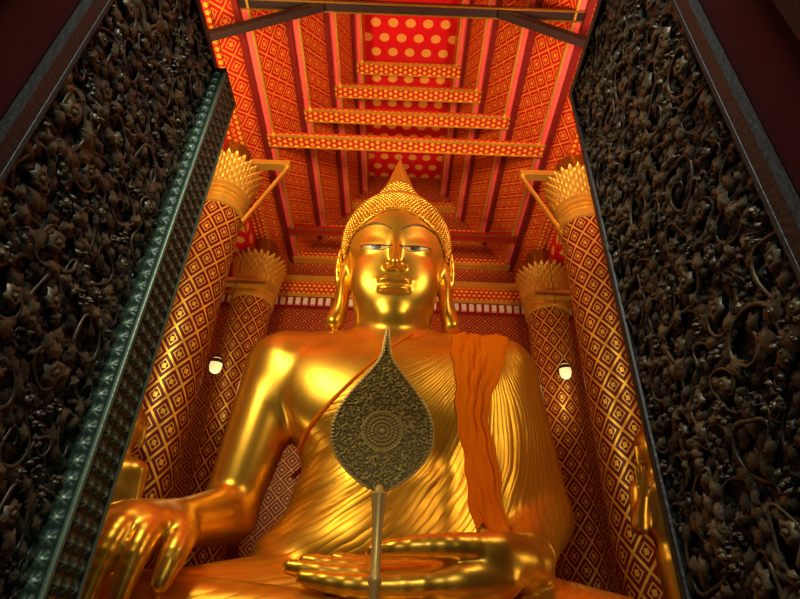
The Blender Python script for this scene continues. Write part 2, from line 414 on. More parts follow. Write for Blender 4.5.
# columns
def column(loc, label):
    t = thing('column', loc, label, 'column', 'columns flanking the statue'); c = tuple(loc); H0 = 11.65-FLOOR
    m = MB(); m.lathe([(.77, 1.0), (.75, H0*.5), (.72, H0)], c, 48, .75); m.build('shaft', 'column', t, True)
    m = MB(); m.lathe([(.0, 0), (1.0, 0), (1.0, .25), (.9, .32), (.95, .45), (.86, .6), (.9, .75), (.8, .85), (.84, 1.0), (.7, 1.05)], c, 48); m.build('base', 'trimgold', t, 35)
    m = MB(); m.lathe([(.70, H0-.55), (.79, H0-.52), (.80, H0-.42), (.75, H0-.38), (.75, H0-.2), (.81, H0-.18), (.81, H0-.12), (.76, H0-.1), (.76, H0-.04), (.83, H0-.02), (.83, H0+.06), (.76, H0+.1), (.76, H0+.16), (.84, H0+.2), (.84, H0+.26), (.7, H0+.3)], c, 48); m.build('collar', 'trimgold', t, 35)
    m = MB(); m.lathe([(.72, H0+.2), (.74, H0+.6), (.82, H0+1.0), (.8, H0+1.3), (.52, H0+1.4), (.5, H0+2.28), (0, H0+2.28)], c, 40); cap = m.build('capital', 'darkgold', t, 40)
    m = MB()
    for row in range(6):
        z0 = .18+row*.165
        for i in range(26):
            m.petal((c[0], c[1], c[2]+H0), 2*PI*(i+.5*(row % 2))/26, .77+.015*row, z0, .91+.03*row, z0+.34, .115, .7, .07)
    m.build('lotus_petals', 'trimgold', cap, True)
    return t
c0 = column((-CX-.12, YO, FLOOR), 'red and gold diamond patterned column at front left, beside the left carved door')
dup(c0, (CX, YO, FLOOR), 'red and gold diamond patterned column at front right, beside the right carved door')
dup(c0, (-CX, YI, FLOOR), 'red and gold patterned column standing further back behind the statue right arm at left')
dup(c0, (CX, YI, FLOOR), 'red and gold patterned column standing further back behind the orange sash shoulder at right')

# ------------------------------------------------------------------ carved doors
def swirl_layer(S, T, seed, sx, sy, pitch, jit):
    r = np.random.default_rng(seed); best = np.full(S.shape, 9.); H = np.zeros_like(S); rad = max(sx, sy)*1.15
    for j in range(int(T.max()/sy)+2):
        for i in range(int(S.max()/sx)+2):
            cx = (i-.25+.5*(j % 2))*sx+r.normal(0, jit); cy = j*sy+r.normal(0, jit); sp = 1 if r.random() < .5 else -1; ph = r.random()*6.28; sc = r.uniform(.7, 1.35); nl = r.integers(3, 6)
            mk = (np.abs(S-cx) < rad) & (np.abs(T-cy) < rad)
            dx = S[mk]-cx; dy = T[mk]-cy; d = np.sqrt(dx*dx+dy*dy)+1e-4; th = np.arctan2(dy, dx)
            q = sp*th+ph-2*PI*np.sqrt(d/pitch)*1.25/sc
            vine = np.clip((.5+.5*np.cos(q))*1.8-.62, 0, 1)**.6
            lobe = np.clip(.45+.55*np.cos(nl*th*sp-ph*2+d/pitch*5), 0, 1)**.6*np.clip((d-.5*pitch)/(.6*pitch), 0, 1)
            h = np.maximum(vine*(.8+.2*np.cos(11*th)), .85*lobe*(.75+.25*np.cos(nl*4*th*sp+d/pitch*14))*np.clip(1.2-d/(rad*.8), 0, 1))
            h = np.maximum(h, np.exp(-(d/(.3*pitch))**4))*r.uniform(.7, 1.1)
            bm_ = best[mk]; hm = H[mk]; m = d/sc < bm_; bm_[m] = (d/sc)[m]; hm[m] = h[m]; best[mk] = bm_; H[mk] = hm
    return H
def foliage(Wd, Ht, seed):
    """interlaced tendrils, curling leaves and rosettes standing off the panel: returns vertices (s, t, h) and quads"""
    r = np.random.default_rng(seed); VV = []; FF = []; cnt = [0]
    def add(P, close=False):
        n, m = P.shape[:2]; base = cnt[0]; VV.append(P.reshape(-1, 3)); cnt[0] += n*m
        i, j = np.meshgrid(np.arange(n-1), np.arange(m if close else m-1), indexing='ij'); i = i.ravel(); j = j.ravel(); j2 = (j+1) % m
        FF.append(np.stack([base+i*m+j, base+i*m+j2, base+(i+1)*m+j2, base+(i+1)*m+j], 1))
    def tube(C, rad, k=6):
        d = np.gradient(C, axis=0); d /= np.linalg.norm(d, axis=1)[:, None]+1e-9
        nrm = np.stack([-d[:, 1], d[:, 0], np.zeros(len(d))], 1); nrm /= np.linalg.norm(nrm, axis=1)[:, None]+1e-9; up = np.cross(d, nrm)
        a = 2*PI*np.arange(k)/k
        add(C[:, None]+rad[:, None, None]*(nrm[:, None]*np.cos(a)[None, :, None]+up[:, None]*np.sin(a)[None, :, None]), True)
    def leaf(p, ang, l, w, h0, curl, lift):
        n = 10; P = np.zeros((n, 7, 3)); q = np.array(p, float); a = ang; nl = r.uniform(14, 24)
        for i in range(n):
            t = i/(n-1); ww = w*math.sin(PI*(.1+.9*t))**.7*(1+.35*math.cos(t*nl)) if i < n-1 else .001
            nx, ny = -math.sin(a), math.cos(a)
            for j in range(7):
                u = (j-3)/3; P[i, j] = (q[0]+nx*ww*u, q[1]+ny*ww*u, max(.0, h0+lift*math.sin(PI*min(1, t*.9+.1))*(1-.8*u*u)-(.010 if j in (2, 4) else 0)))
            a += curl/n; q += np.array([math.cos(a), math.sin(a)])*l/n
        add(P)
    cs = []
    for R in (.17, .135, .105, .08, .06, .045):
        for _ in range(1400 if R > .1 else 2000):
            Rj = R*r.uniform(.85, 1.15); c = (r.uniform(Rj*.55, Wd-Rj*.55), r.uniform(Rj*.6, Ht-Rj*.6))
            if all((c[0]-e[0])**2+(c[1]-e[1])**2 > (.79*(Rj+e[2]))**2 for e in cs): cs.append((c[0], c[1], Rj))
    for cx, cy, R in cs:
        sp = 1 if r.random() < .5 else -1; th0 = r.random()*6.28; turns = r.uniform(.9, 1.6); n = int(14+150*R)
        t = np.linspace(0, 1, n); th = th0+sp*2*PI*turns*t; el = r.uniform(.72, 1.0); ea = r.random()*3.14
        rho = R*(1.0*(1-t)**.9+.14)*(1+.09*np.sin(3*th+ea)); base = r.uniform(.016, .030)
        ex = rho*np.cos(th); ey = rho*np.sin(th)*el; C = np.stack([cx+ex*math.cos(ea)-ey*math.sin(ea), cy+ex*math.sin(ea)+ey*math.cos(ea), base+.028*np.sin(PI*np.clip(t*.8+.1, 0, 1))], 1)
        tube(C, (.0045+.043*R)*(1-.4*t)*(1+.14*np.cos(t*n*.9)))
        if r.random() < .6:
            a = np.linspace(0, 2*PI, 15)[:-1]; rb = R*r.uniform(.2, .3); npet = r.integers(5, 8)
            add(np.stack([np.stack([cx+rb*q*(1+.22*np.cos(npet*a))*np.cos(a), cy+rb*q*(1+.22*np.cos(npet*a))*np.sin(a), np.full(14, base+.02+.035*hh_)], 1) for q, hh_ in ((1.25, 0), (1.1, .7), (.7, 1), (.45, .55), (.3, 1.1), (.03, 1.3))]), True)
        k = int(r.integers(6, 10) if R < .08 else r.integers(11, 16))
        for i in range(k):
            f = i/k*.95; q = C[min(n-1, int(f*(n-1)))]; tt = math.atan2(q[1]-cy, q[0]-cx)
            leaf(q[:2], tt+sp*r.uniform(.2, 1.4)+(0 if r.random() < .75 else 2.4), R*r.uniform(.6, 1.05)*(1-.3*f), R*r.uniform(.17, .27), .014+.034*r.random(), sp*r.uniform(.4, 2.4), .026+.024*r.random())
    for _ in range(int(Wd*Ht*260)):
        leaf((r.uniform(.03, Wd-.03), r.uniform(.03, Ht-.03)), r.random()*6.28, r.uniform(.06, .14), r.uniform(.017, .03), r.uniform(0, .016), r.uniform(-3, 3), r.uniform(.02, .036))
    V = np.concatenate(VV); V[:, 0] += .014*np.sin(V[:, 1]*13+seed)+.008*np.sin(V[:, 1]*31); V[:, 1] += .014*np.sin(V[:, 0]*15+seed*2)
    V[:, 2] *= .62*(.75+.5*vnoise(V[:, 0]*4, V[:, 1]*4, seed)); V[:, 0] = np.clip(V[:, 0], 0, Wd); V[:, 1] = np.clip(V[:, 1], 0, Ht)
    return V, np.concatenate(FF)
def carved_door(name, sx_, sg, label, seed, z1):
    ax = abs(sx_); t = thing(name, (sx_, YF, FLOOR), label, 'door', kind='structure')
    y0, y1, z0 = YF+.01, 3.09, FLOOR+.03
    m = MB(); a, c = sorted((sg*ax, sg*(ax+.12))); m.box(a, c, y0, y1, z0, z1); m.build('leaf', 'wood', t)
    P0, P1, Q0, Q1 = y0+.10, y1-.07, z0+.2, z1-.1
    m = MB()
    for (ya, yb, za, zb, th) in ((y0, P0-.02, z0, z1, .055), (P1+.02, y1, z0, z1, .055), (P0-.02, P1+.02, z0, Q0-.02, .055), (P0-.02, P1+.02, Q1+.02, z1, .055)):
        a, c = sorted((sg*ax, sg*(ax-th))); m.box(a, c, ya, yb, za, zb)
    m.build('border_frame', 'wood', t)
    m = MB(); q = sg*(ax-.045)
    for yy in (P0-.012, P1+.012): m.tube([(q, yy, Q0), (q, yy, Q1)], .018, 8)
    for zz in (Q0-.012, Q1+.012): m.tube([(q, P0, zz), (q, P1, zz)], .018, 8)
    m.build('bead_moulding', 'wood', t, 40)
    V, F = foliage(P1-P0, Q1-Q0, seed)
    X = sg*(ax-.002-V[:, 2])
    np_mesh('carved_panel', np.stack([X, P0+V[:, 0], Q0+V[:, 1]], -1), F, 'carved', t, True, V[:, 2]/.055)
    return t
ZL = 4.2
d1 = carved_door('door_1', DL, -1, 'open left door leaf of dark wood deeply carved with scrolling foliage', 3, ZL)
d2 = carved_door('door_2', DR, 1, 'open right door leaf of dark wood deeply carved with scrolling foliage', 11, DH)
# astragal bar on the left leaf, carved with rows of small rosettes on its visible sides
n, k = 1400, 66; XA = DL; YA = 2.80
Zs = np.linspace(FLOOR+.03, ZL-.10, n); prof = []
for q in np.linspace(0, 1, k):
    if q < .3: prof.append((XA+.13*q/.3, YA))
    else: prof.append((XA+.13, YA+(3.13-YA)*(q-.3)/.7))
prof = np.array(prof); ZZ, KK = np.meshgrid(Zs, np.arange(k), indexing='ij')
qq = KK/(k-1); u = np.where(qq < .3, qq/.3, (qq-.3)/.7)
fz = ZZ/.09; row = np.floor(fz); dz = (fz-row-.5); uu = (u-.5)*np.where(qq < .3, 1.5, 3.6); cu_ = np.clip(np.round(uu), -1, 1); du = uu-cu_
dd = np.hypot(dz, du); aa = np.arctan2(dz, du)
w = np.where(dd < .13, 1, np.clip(1.25-dd*2.2, 0, 1)*(.4+.6*np.abs(np.cos(3*aa)))); H = np.clip(np.where((u < .09) | (u > .91), .85, w), 0, 1)
X = prof[KK, 0]+.015*H*(qq >= .28); Y = prof[KK, 1]-.014*H*(qq < .4)
np_mesh('astragal', np.stack([X, Y, ZZ], -1).reshape(-1, 3), grid_faces(n, k), 'astragal', d1, True, H)
m = MB(); m.box(XA-.02, XA+.14, YA-.015, 3.135, ZL-.105, ZL-.05); m.box(XA-.12, XA+.11, 3.09, 3.125, FLOOR+.03, ZL-.10); m.build('astragal_cap', 'wood', d1)
# door frame
t = thing('trim_5', (0, 1.0, FLOOR), 'dark timber frame around the open doorway', 'door frame', kind='structure')
for a, c in ((DL-.02, DL+.05), (DR-.05, DR+.02)):
    m = MB(); m.box(a, c, .95, 1.15, FLOOR, DH+.05); m.build('jamb', 'darkbeam', t)
m = MB(); m.box(DL, DR, .95, 1.15, DH-.02, DH+.1); m.build('head', 'darkbeam', t)

# ------------------------------------------------------------------ the statue
X0 = -.16
st = thing('seated_statue', (X0, 11, 0), 'colossal gilded statue seated cross-legged in a draped robe, right hand over its knee', 'statue')
B = SDF()
def W(p): return (p[0]+X0, p[1], p[2])
def cap(a, b_, r1, r2, k, g): B.cap(W(a), W(b_), r1, r2, k, g)
def ell(c, r, k, g): B.ell(W(c), r, k, g)
def finger(pts, rs, k0, g):
    """smooth tapering chain through the joints"""
    P = np.array(pts, float); n = len(P); out = []; rr = []
    for i in range(n-1):
        p0, p1, p2, p3 = P[max(i-1, 0)], P[i], P[i+1], P[min(i+2, n-1)]
        for s in range(4):
            t = s/4; out.append(.5*(2*p1+(p2-p0)*t+(2*p0-5*p1+4*p2-p3)*t*t+(3*p1-p0-3*p2+p3)*t**3)); rr.append(rs[i]+(rs[i+1]-rs[i])*t)
    out.append(P[-1]); rr.append(rs[-1])
    for i in range(len(out)-1): cap(out[i], out[i+1], rr[i], rr[i+1], k0 if i < 4 else .03, g)
ell((0, 12.4, 1.9), (2.65, 1.5, 1.2), .4, 'torso'); ell((0, 12.3, 3.0), (1.95, 1.15, 1.7), .5, 'torso')
ell((0, 12.35, 5.05), (2.3, 1.15, 1.65), .5, 'torso'); cap((-2.5, 12.45, 6.25), (2.5, 12.45, 6.25), .84, .84, .6, 'torso')
for s in (-1, 1):
    cap((0, 12.55, 6.95), (s*2.5, 12.5, 6.58), .62, .60, .4, 'torso'); ell((s*1.0, 11.7, 5.35), (1.25, .34, .9), .7, 'torso')
cap((2.35, 12.2, 5.4), (2.2, 11.75, 2.0), .8, 1.0, .5, 'torso')
for s in (-1, 1):
    cap((s*1.5, 12.0, 1.15), (s*3.8, 9.95, .62), .95, .6, .3, 'leg')
cap((-4.0, 9.9, .66), (1.9, 9.6, .5), .66, .42, .15, 'leg'); cap((3.7, 9.95, .52), (-1.9, 9.15, .36), .52, .36, .12, 'leg')
ell((2.4, 9.75, .70), (.95, .42, .24), .15, 'leg')
# right arm (picture left) and its hand over the knee
cap((-2.72, 12.45, 6.22), (-3.22, 12.15, 2.8), .86, .56, .32, 'ra'); cap((-3.22, 12.15, 2.75), (-3.58, 10.05, 2.05), .57, .40, .2, 'ra')
cap((-3.58, 10.05, 2.05), (-3.84, 9.4, 1.86), .38, .38, .2, 'rh')
RS = (.31, .225, .192, .122)
finger([(-3.54, 9.75, 1.97), (-3.51, 9.10, 1.78), (-3.50, 8.78, 1.34), (-3.53, 8.68, .76)], RS, .18, 'rh')
finger([(-3.66, 9.75, 1.99), (-3.83, 9.03, 1.84), (-3.88, 8.70, 1.36), (-3.93, 8.60, .64)], RS, .18, 'rh')
finger([(-3.78, 9.75, 1.99), (-4.14, 9.05, 1.82), (-4.26, 8.75, 1.36), (-4.33, 8.66, .72)], RS, .18, 'rh')
finger([(-3.88, 9.75, 1.96), (-4.44, 9.17, 1.72), (-4.60, 8.92, 1.32), (-4.67, 8.84, .90)], (.3, .205, .175, .11), .18, 'rh')
finger([(-3.5, 9.9, 1.97), (-3.12, 9.4, 1.78), (-3.05, 9.06, 1.44), (-3.09, 8.92, 1.02)], (.32, .23, .195, .12), .2, 'rh')
# left arm (picture right) and its hand, palm up in the lap
cap((2.72, 12.45, 6.22), (3.2, 12.05, 2.9), .86, .64, .45, 'la'); cap((3.2, 12.05, 2.85), (2.5, 10.4, 1.78), .63, .39, .2, 'la')
cap((2.55, 10.35, 1.76), (1.5, 9.95, 1.40), .38, .34, .2, 'lh'); cap((1.8, 10.2, 1.58), (1.3, 10.35, 1.54), .35, .28, .2, 'lh')
RL = (.31, .215, .188, .112)
finger([(1.95, 9.75, 1.42), (.95, 9.40, 1.24), (-.22, 9.36, 1.16), (-1.15, 9.40, 1.25)], RL, .2, 'lh')
finger([(1.95, 9.95, 1.50), (.92, 9.74, 1.39), (-.30, 9.70, 1.33), (-1.42, 9.72, 1.44)], RL, .2, 'lh')
finger([(1.95, 10.1, 1.56), (.94, 10.05, 1.52), (-.25, 10.02, 1.47), (-1.22, 10.01, 1.58)], RL, .2, 'lh')
finger([(1.95, 10.3, 1.62), (1.0, 10.34, 1.62), (-.05, 10.32, 1.59), (-.76, 10.30, 1.68)], (.28, .19, .165, .1), .2, 'lh')
finger([(2.3, 10.0, 1.74), (1.65, 9.55, 1.78), (.75, 9.36, 1.75), (-.12, 9.42, 1.67)], (.33, .24, .19, .11), .2, 'lh')
# neck and head
cap((0, 12.5, 6.5), (0, 12.3, 8.2), .98, .86, .35, 'head')
TA = math.radians(8); HO = np.array([X0, 12.3, 8.9]); FW = np.array([0, -math.cos(TA), -math.sin(TA)]); UP = np.array([0, -math.sin(TA), math.cos(TA)]); RT = np.array([1., 0, 0])
RH = np.stack([RT, FW, UP])
def HW(p): p = np.asarray(p, float); return HO+p[..., 0:1]*RT+p[..., 1:2]*FW+p[..., 2:3]*UP
def he(c, r, k, sub=False): B.ell(HW(c), r, k, 'head', RH, sub)
def hc(a, b_, r1, r2, k): B.cap(HW(a), HW(b_), r1, r2, k, 'head')
EZ = .27                                        # features sit this much above the head centre
he((0, -.1, 1.0), (1.40, 1.42, 1.6), .2); he((0, 0, .02), (1.15, 1.25, 1.76), .3); he((0, .40, -.92), (.94, .76, .72), .35)
he((0, .94, -1.37), (.31, .2, .2), .3)
for s in (-1, 1):
    he((s*.58, .80, -.36), (.49, .34, .60), .4)
    he((s*.5, .97, .22+EZ), (.43, .23, .22), .14)
    a = [(s*(.12+.90*u), 1.19-.47*u**2.2, .52+EZ+.34*math.sin(PI*min(1, .10+.62*u))) for u in np.linspace(0, 1, 9)]
    for p, q in zip(a[:-1], a[1:]): hc(p, q, .025, .02, .12)
hc((0, 1.17, .60+EZ), (0, 1.46, -.16), .075, .125, .15)
for s in (-1, 1): he((s*.155, 1.32, -.19), (.13, .14, .095), .08)
for s in (-1, 1):
    he((s*.16, 1.24, -.575), (.26, .13, .08), .07); he((s*.42, 1.10, -.555), (.20, .10, .055), .07)
he((0, 1.23, -.79), (.39, .14, .105), .09)
he((0, 1.38, -.68), (.62, .11, .012), .03, True)
for s in (-1, 1):
    he((s*1.34, -.1, .25), (.20, .36, .66), .12); he((s*1.38, .05, -.55), (.18, .30, .85), .1); hc((s*1.41, .08, -.65), (s*1.53, .14, -1.26), .17, .24, .12)
    a = [(s*(1.50+.06*math.sin(PI*q)), .24-.1*q, .82-1.1*q) for q in np.linspace(0, 1, 5)]
    for p, q in zip(a[:-1], a[1:]): hc(p, q, .07, .07, .04)
V, F = B.mesh((-5.4+X0, 8.2, -.25), (5.1+X0, 14.2, 12.0), .04)
np_mesh('body', V, F, 'gold', st)
# robe: cloth over the left shoulder, torso, left arm and legs, lifted off the body and pleated
xl = V[:, 0]-X0; y = V[:, 1]; z = V[:, 2]
grp = np.stack([B.at(V, (g,)) for g in ('torso', 'ra', 'la', 'rh', 'lh', 'leg', 'head')], 1).argmin(1)
ax_, az_, bx_, bz_ = .55, 7.0, -2.25, 3.75
cr = (bx_-ax_)*(z-az_)-(bz_-az_)*(xl-ax_)
rob = ((grp == 0) & (cr > 0)) | (grp == 2) | (grp == 5)
fr = rob[F].all(1); FF = F[fr]; ids, inv = np.unique(FF, return_inverse=True); FF = inv.reshape(FF.shape); RV = V[ids].copy(); NV = vnormals(V, F)[ids]; LEG = grp[ids] == 5
E = np.concatenate([FF[:, [0, 1]], FF[:, [1, 2]], FF[:, [2, 3]], FF[:, [3, 0]]])
key = np.sort(E, 1); uq, ix, ct = np.unique(key, axis=0, return_index=True, return_counts=True); BE = E[ix[ct == 1]]
isb = np.zeros(len(RV), bool); isb[BE.ravel()] = True
for _ in range(10):
    acc = np.zeros_like(RV); c = np.zeros(len(RV)); np.add.at(acc, BE[:, 0], RV[BE[:, 1]]); np.add.at(acc, BE[:, 1], RV[BE[:, 0]]); np.add.at(c, BE[:, 0], 1); np.add.at(c, BE[:, 1], 1)
    mm = c > 0; RV[mm] = .5*RV[mm]+.5*acc[mm]/c[mm][:, None]
lev = np.where(isb, 0, 9)
for _ in range(5):
    mn = lev[FF].min(1)+1
    for kx in range(4): np.minimum.at(lev, FF[:, kx], mn)
tp = np.clip(lev/4, .0, 1)
px = RV[:, 0]-X0-2.1; pz = RV[:, 2]-7.3; r = np.hypot(px, pz); ph = np.arctan2(pz, px)
s_ = (ph+.085*r+.03*np.sin(r*1.3+ph*4)+.010*np.sin(r*3.1+ph*13))*40
env = .5+.5*np.sin(s_*.23+r*1.3+2.5*np.sin(ph*4))
fold = np.abs(np.sin(s_))**.6*env+.25*np.abs(np.sin(s_*.41+1.4*np.sin(r*1.4)))**.7
amp = np.where(LEG, .012, np.where(grp[ids] == 2, .012, .02))*np.clip((r-1.0)/3.2, .08, 1)
RV2 = RV+NV*(.025+amp*fold*tp)[:, None]
nb = len(RV2); bidx = np.where(isb)[0]; mp = -np.ones(nb, int); mp[bidx] = nb+np.arange(len(bidx))
VV = np.concatenate([RV2, RV[bidx]-NV[bidx]*.03]); FL = np.stack([BE[:, 1], BE[:, 0], mp[BE[:, 0]], mp[BE[:, 1]]], 1)
rb_ = np_mesh('robe', VV, np.concatenate([FF, FL]), 'robe', st, True, np.concatenate([s_, s_[bidx]]))
# narrow orange hem along the upper edge of the robe
u = np.linspace(.03, .97, 60); hp = np.stack([X0+ax_+(bx_-ax_)*u, np.full_like(u, 9.5), az_+(bz_-az_)*u-.02], -1)
hp = B.cast(hp, np.array([0, 1., 0]), 3.6, .02, ('torso', 'head'))
m = MB(); m.tube(list(hp), [.028+.030*q for q in u], 8); m.build('orange_hem', 'orange', rb_, True)
# hair of tight curls, headband, finial
bm = bmesh.new(); bmesh.ops.create_icosphere(bm, subdivisions=2, radius=1.); IV = np.array([v.co for v in bm.verts]); IF = [[v.index for v in f.verts] for f in bm.faces]; bm.free()
m = MB(); hcen = np.array([0, -.15, 1.15]); hr = np.array([1.5, 1.46, 1.66])
def hairline(p): return p[2]-(.64+.72*p[1]-.16*abs(p[0]))
P = np.zeros((31, 64, 3))
for i in range(31):
    for j in range(64):
        a = 2*PI*j/64; e = PI/2-(PI*.72)*i/30
        P[i, j] = hcen+hr*np.array([math.cos(e)*math.sin(a), math.cos(e)*math.cos(a), math.sin(e)])
Pl = P.copy()
for j in range(64):                      # clamp the cap to the hairline
    last = None
    for i in range(31):
        if hairline(P[i, j]) > -.02: last = P[i, j]
        else: Pl[i, j] = last
m.grid(HW(Pl.reshape(-1, 3)).reshape(31, 64, 3), close=True)
pr0 = [(.72, 2.54), (.64, 2.76), (.53, 2.95), (.43, 3.10), (.36, 3.22)]
A = np.array([[HW(np.array([rr*math.sin(a), -.12+rr*math.cos(a), zz])) for a in np.linspace(0, 2*PI, 33)[:-1]] for rr, zz in pr0]); m.grid(A.reshape(len(pr0), 32, 3), close=True)
def curl(p, nrm, s=.05):
    base = len(m.v); q = IV*s; q = q+np.outer(np.clip(IV@nrm, 0, 1), nrm)*.022
    m.v += [tuple(x) for x in HW(q+p)]
    for f in IF: m.face([base+x for x in f])
for i in range(46):
    e = PI/2-.40-i*.059; ce = math.cos(e); k = max(6, int(2*PI*ce*1.46/.106))
    for j in range(k):
        a = 2*PI*(j+.5*(i % 2))/k; dvec = np.array([ce*math.sin(a), ce*math.cos(a), math.sin(e)]); p = hcen+hr*dvec
        if hairline(p) < .02: continue
        nrm = dvec/hr; curl(p, nrm/np.linalg.norm(nrm))
rz = np.array(pr0)
for i, zz in enumerate(np.arange(2.56, 3.22, .09)):
    rr = np.interp(zz, rz[:, 1], rz[:, 0]); k = max(6, int(2*PI*rr/.106))
    for j in range(k):
        a = 2*PI*(j+.5*(i % 2))/k; nrm = np.array([math.sin(a), math.cos(a), .7]); nrm /= np.linalg.norm(nrm); curl(np.array([rr*math.sin(a), -.12+rr*math.cos(a), zz]), nrm, .048)
m.build('hair', 'hairgold', st, True)
m = MB(); bp = []
for j in range(49):
    a = -PI*.62+PI*1.24*j/48; best = None
    for e in np.linspace(-.6, 1.2, 300):
        p = hcen+(hr+.01)*np.array([math.cos(e)*math.sin(a), math.cos(e)*math.cos(a), math.sin(e)])
        if hairline(p) > 0: best = p; break
    bp.append(HW(best))
m.tube(bp, .026, 8); m.build('hair_band', 'gold', st, True)
m = MB(); pr = [(.36, 3.16), (.39, 3.24), (.36, 3.36), (.29, 3.56), (.21, 3.79), (.125, 4.04), (.05, 4.28), (0, 4.38)]
A = np.array([[HW(np.array([rr*(1+.09*math.cos(9*a+zz*4))*math.sin(a), -.1+rr*(1+.09*math.cos(9*a+zz*4))*math.cos(a), zz])) for a in np.linspace(0, 2*PI, 73)[:-1]] for rr, zz in pr]); m.grid(A.reshape(len(pr), 72, 3), close=True)
fin = m.build('finial', 'hairgold', st, True)
# eyes and brows, laid on the sculpted face
def face_pt(hx, hz, lift):
    p = np.stack([hx, np.full_like(hx, 2.4), hz], -1); return B.cast(HW(p), -FW, 3.)+FW*lift
for s in (-1, 1):
    u, v = np.meshgrid(np.linspace(-1, 1, 17), np.linspace(-1, 1, 7), indexing='ij')
    ez = lambda u: .15+EZ+.05*s*u-.05*(1-u*u)
    hx = s*.5+.37*u; hz = ez(u)+v*.06*(1-u*u)**.8
    Pt = face_pt(hx, hz, .012); e = np_mesh('eye', Pt.reshape(-1, 3), grid_faces(17, 7), 'eye', st)
    rr, aa = np.meshgrid(np.linspace(.001, 1, 5), np.linspace(0, 2*PI, 17), indexing='ij')
    hx = s*.5+.125*rr*np.cos(aa); hz = .105+EZ+np.clip(.11*rr*np.sin(aa), -.05, .052)
    np_mesh('iris', face_pt(hx, hz, .018).reshape(-1, 3), grid_faces(5, 17), 'black', e)
    u = np.linspace(-1, 1, 17); up = face_pt(s*.5+.41*u, ez(u)+.066*(1-u*u)**.8+.006, .006); lo_ = face_pt(s*.5+.37*u, ez(u)-.062*(1-u*u)**.8, .004)
    m = MB(); m.tube(list(up), [.012+.018*(1-q*q) for q in u], 6); m.tube(list(lo_), [.006+.006*(1-q*q) for q in u], 6); m.build('eyelid', 'lid', e, True)
    u = np.linspace(0, 1, 19); bp = face_pt(s*(.13+.90*u), .52+EZ+.34*np.sin(PI*np.minimum(1, .10+.62*u)), .006)
    m = MB(); m.tube(list(bp), [.012+.02*math.sin(PI*q) for q in u], 6); m.build('eyebrow', 'lid', st, True)

# orange sash curving over the left shoulder and hanging in soft irregular folds
nu = 73; rows_ = []
for zz in np.linspace(2.25, 5.4, 54): rows_.append((0, zz))
for al in np.linspace(0, 125, 58)[1:]: rows_.append((math.radians(al), 5.4))
NR = len(rows_); PP = np.zeros((NR, nu, 3)); DD = np.zeros_like(PP); OFF = np.zeros((NR, nu))
for i, (al, zz) in enumerate(rows_):
    tt = i/NR; sp = min(1, max(0, (tt-.28)/.45)); sp = sp*sp*(3-2*sp)
    for j in range(nu):
        q = j/(nu-1); wd = .58+.07*math.sin(tt*8)+.8*sp
        xx = X0+1.98+(q-.5)*wd-.14*math.sin(PI*tt*1.3)+.16*sp+.04*math.sin(i*.07+1)+.035*math.sin(i*.19+q*3)*(2*q-1)+.02*math.sin(i*.5+q*5)
        d = np.array([0, math.cos(al), -math.sin(al)]); z2 = zz+(.25*math.sin(q*7.5)-.3*q)*max(0, 1-i/22) if al == 0 else zz
        PP[i, j] = np.array([xx, 12.4, z2])-d*3.6; DD[i, j] = d
        w1 = q*(12+2*math.sin(tt*5))+1.3*math.sin(i*.05)+1.8*tt
        OFF[i, j] = (.075*abs(math.sin(w1))**.8+.035*abs(math.sin(q*21+1.6*math.sin(i*.06+q*5))))*(.6+.4*math.sin(i*.07+q*8))*min(1, 5*q, 5*(1-q)+.1)
Sp = B.cast(PP, DD, 3.5, .06, ('torso', 'la'))
k = np.ones(7)/7
for ax in range(1, 3):
    for j in range(nu): Sp[3:-3, j, ax] = np.convolve(Sp[:, j, ax], k, 'valid')
Sp -= DD*OFF[..., None]
so = np_mesh('shoulder_sash', Sp.reshape(-1, 3), grid_faces(NR, nu), 'orange', None)
tag(so, 'bright orange cloth sash hanging down over the statue left shoulder', 'sash')
md = so.modifiers.new('thick', 'SOLIDIFY'); md.thickness = .01

# pedestal
t = thing('pedestal', (X0, 11.1, FLOOR), 'red and gold stepped pedestal under the giant seated statue', 'pedestal')
m = MB(); m.box(-4.25+X0, 4.25+X0, 8.45, 13.9, FLOOR, -.75); m.build('dado', 'walls', t)
m = MB(); m.box(-4.33+X0, 4.33+X0, 8.3, 14.0, -.75, -.5); m.box(-4.33+X0, 4.33+X0, 8.32, 14.0, -.2, -.01); m.build('gilt_moulding', 'trimgold', t)
m = MB(); m.box(-4.2+X0, 4.2+X0, 8.5, 13.9, -.5, -.2); m.build('neck_band', 'red', t)

# ------------------------------------------------------------------ ceremonial fan
fx, fy = -.185, 8.0; ft = thing('ceremonial_fan', (fx, fy, FLOOR), 'tall leaf-shaped bronze ceremonial fan on a pole before the statue chest', 'fan')
hs = np.array([0, .1, .25, .45, .7, .95, 1.2, 1.45, 1.7, 1.9, 2.05, 2.2, 2.4, 2.7]); ws = np.array([.1, .28, .47, .65, .755, .765, .69, .55, .37, .22, .12, .065, .045, .004])
n, k = 400, 201; hh = np.linspace(0, 2.7, n); ww = np.interp(hh, hs, ws)
kk = np.ones(15)/15; w2 = ww.copy(); w2[7:-7] = np.convolve(ww, kk, 'valid')
UU, HH = np.meshgrid(np.linspace(-1, 1, k), hh, indexing='xy'); WX = UU*w2[:, None]
rho = np.hypot(WX, HH-.86); th = np.arctan2(HH-.86, WX); edge = (1-np.abs(UU))*w2[:, None]
ringi = np.floor(rho/.06); fr2 = rho/.06-ringi
ros = np.sin(PI*fr2)**.6*(.4+.6*np.abs(np.cos(th*np.maximum(3, np.round(3+ringi*3.5))+ringi*1.3)))*.9
ax1 = WX+.010*np.sin(HH*44); hz1 = HH+.010*np.sin(WX*50)
fil = np.clip(swirl_layer(ax1+1.0, hz1, 5, .12, .11, .044, .013), 0, 1)
rel = np.where(rho < .3, ros, fil); rel = np.where(rho < .03, 1, rel)
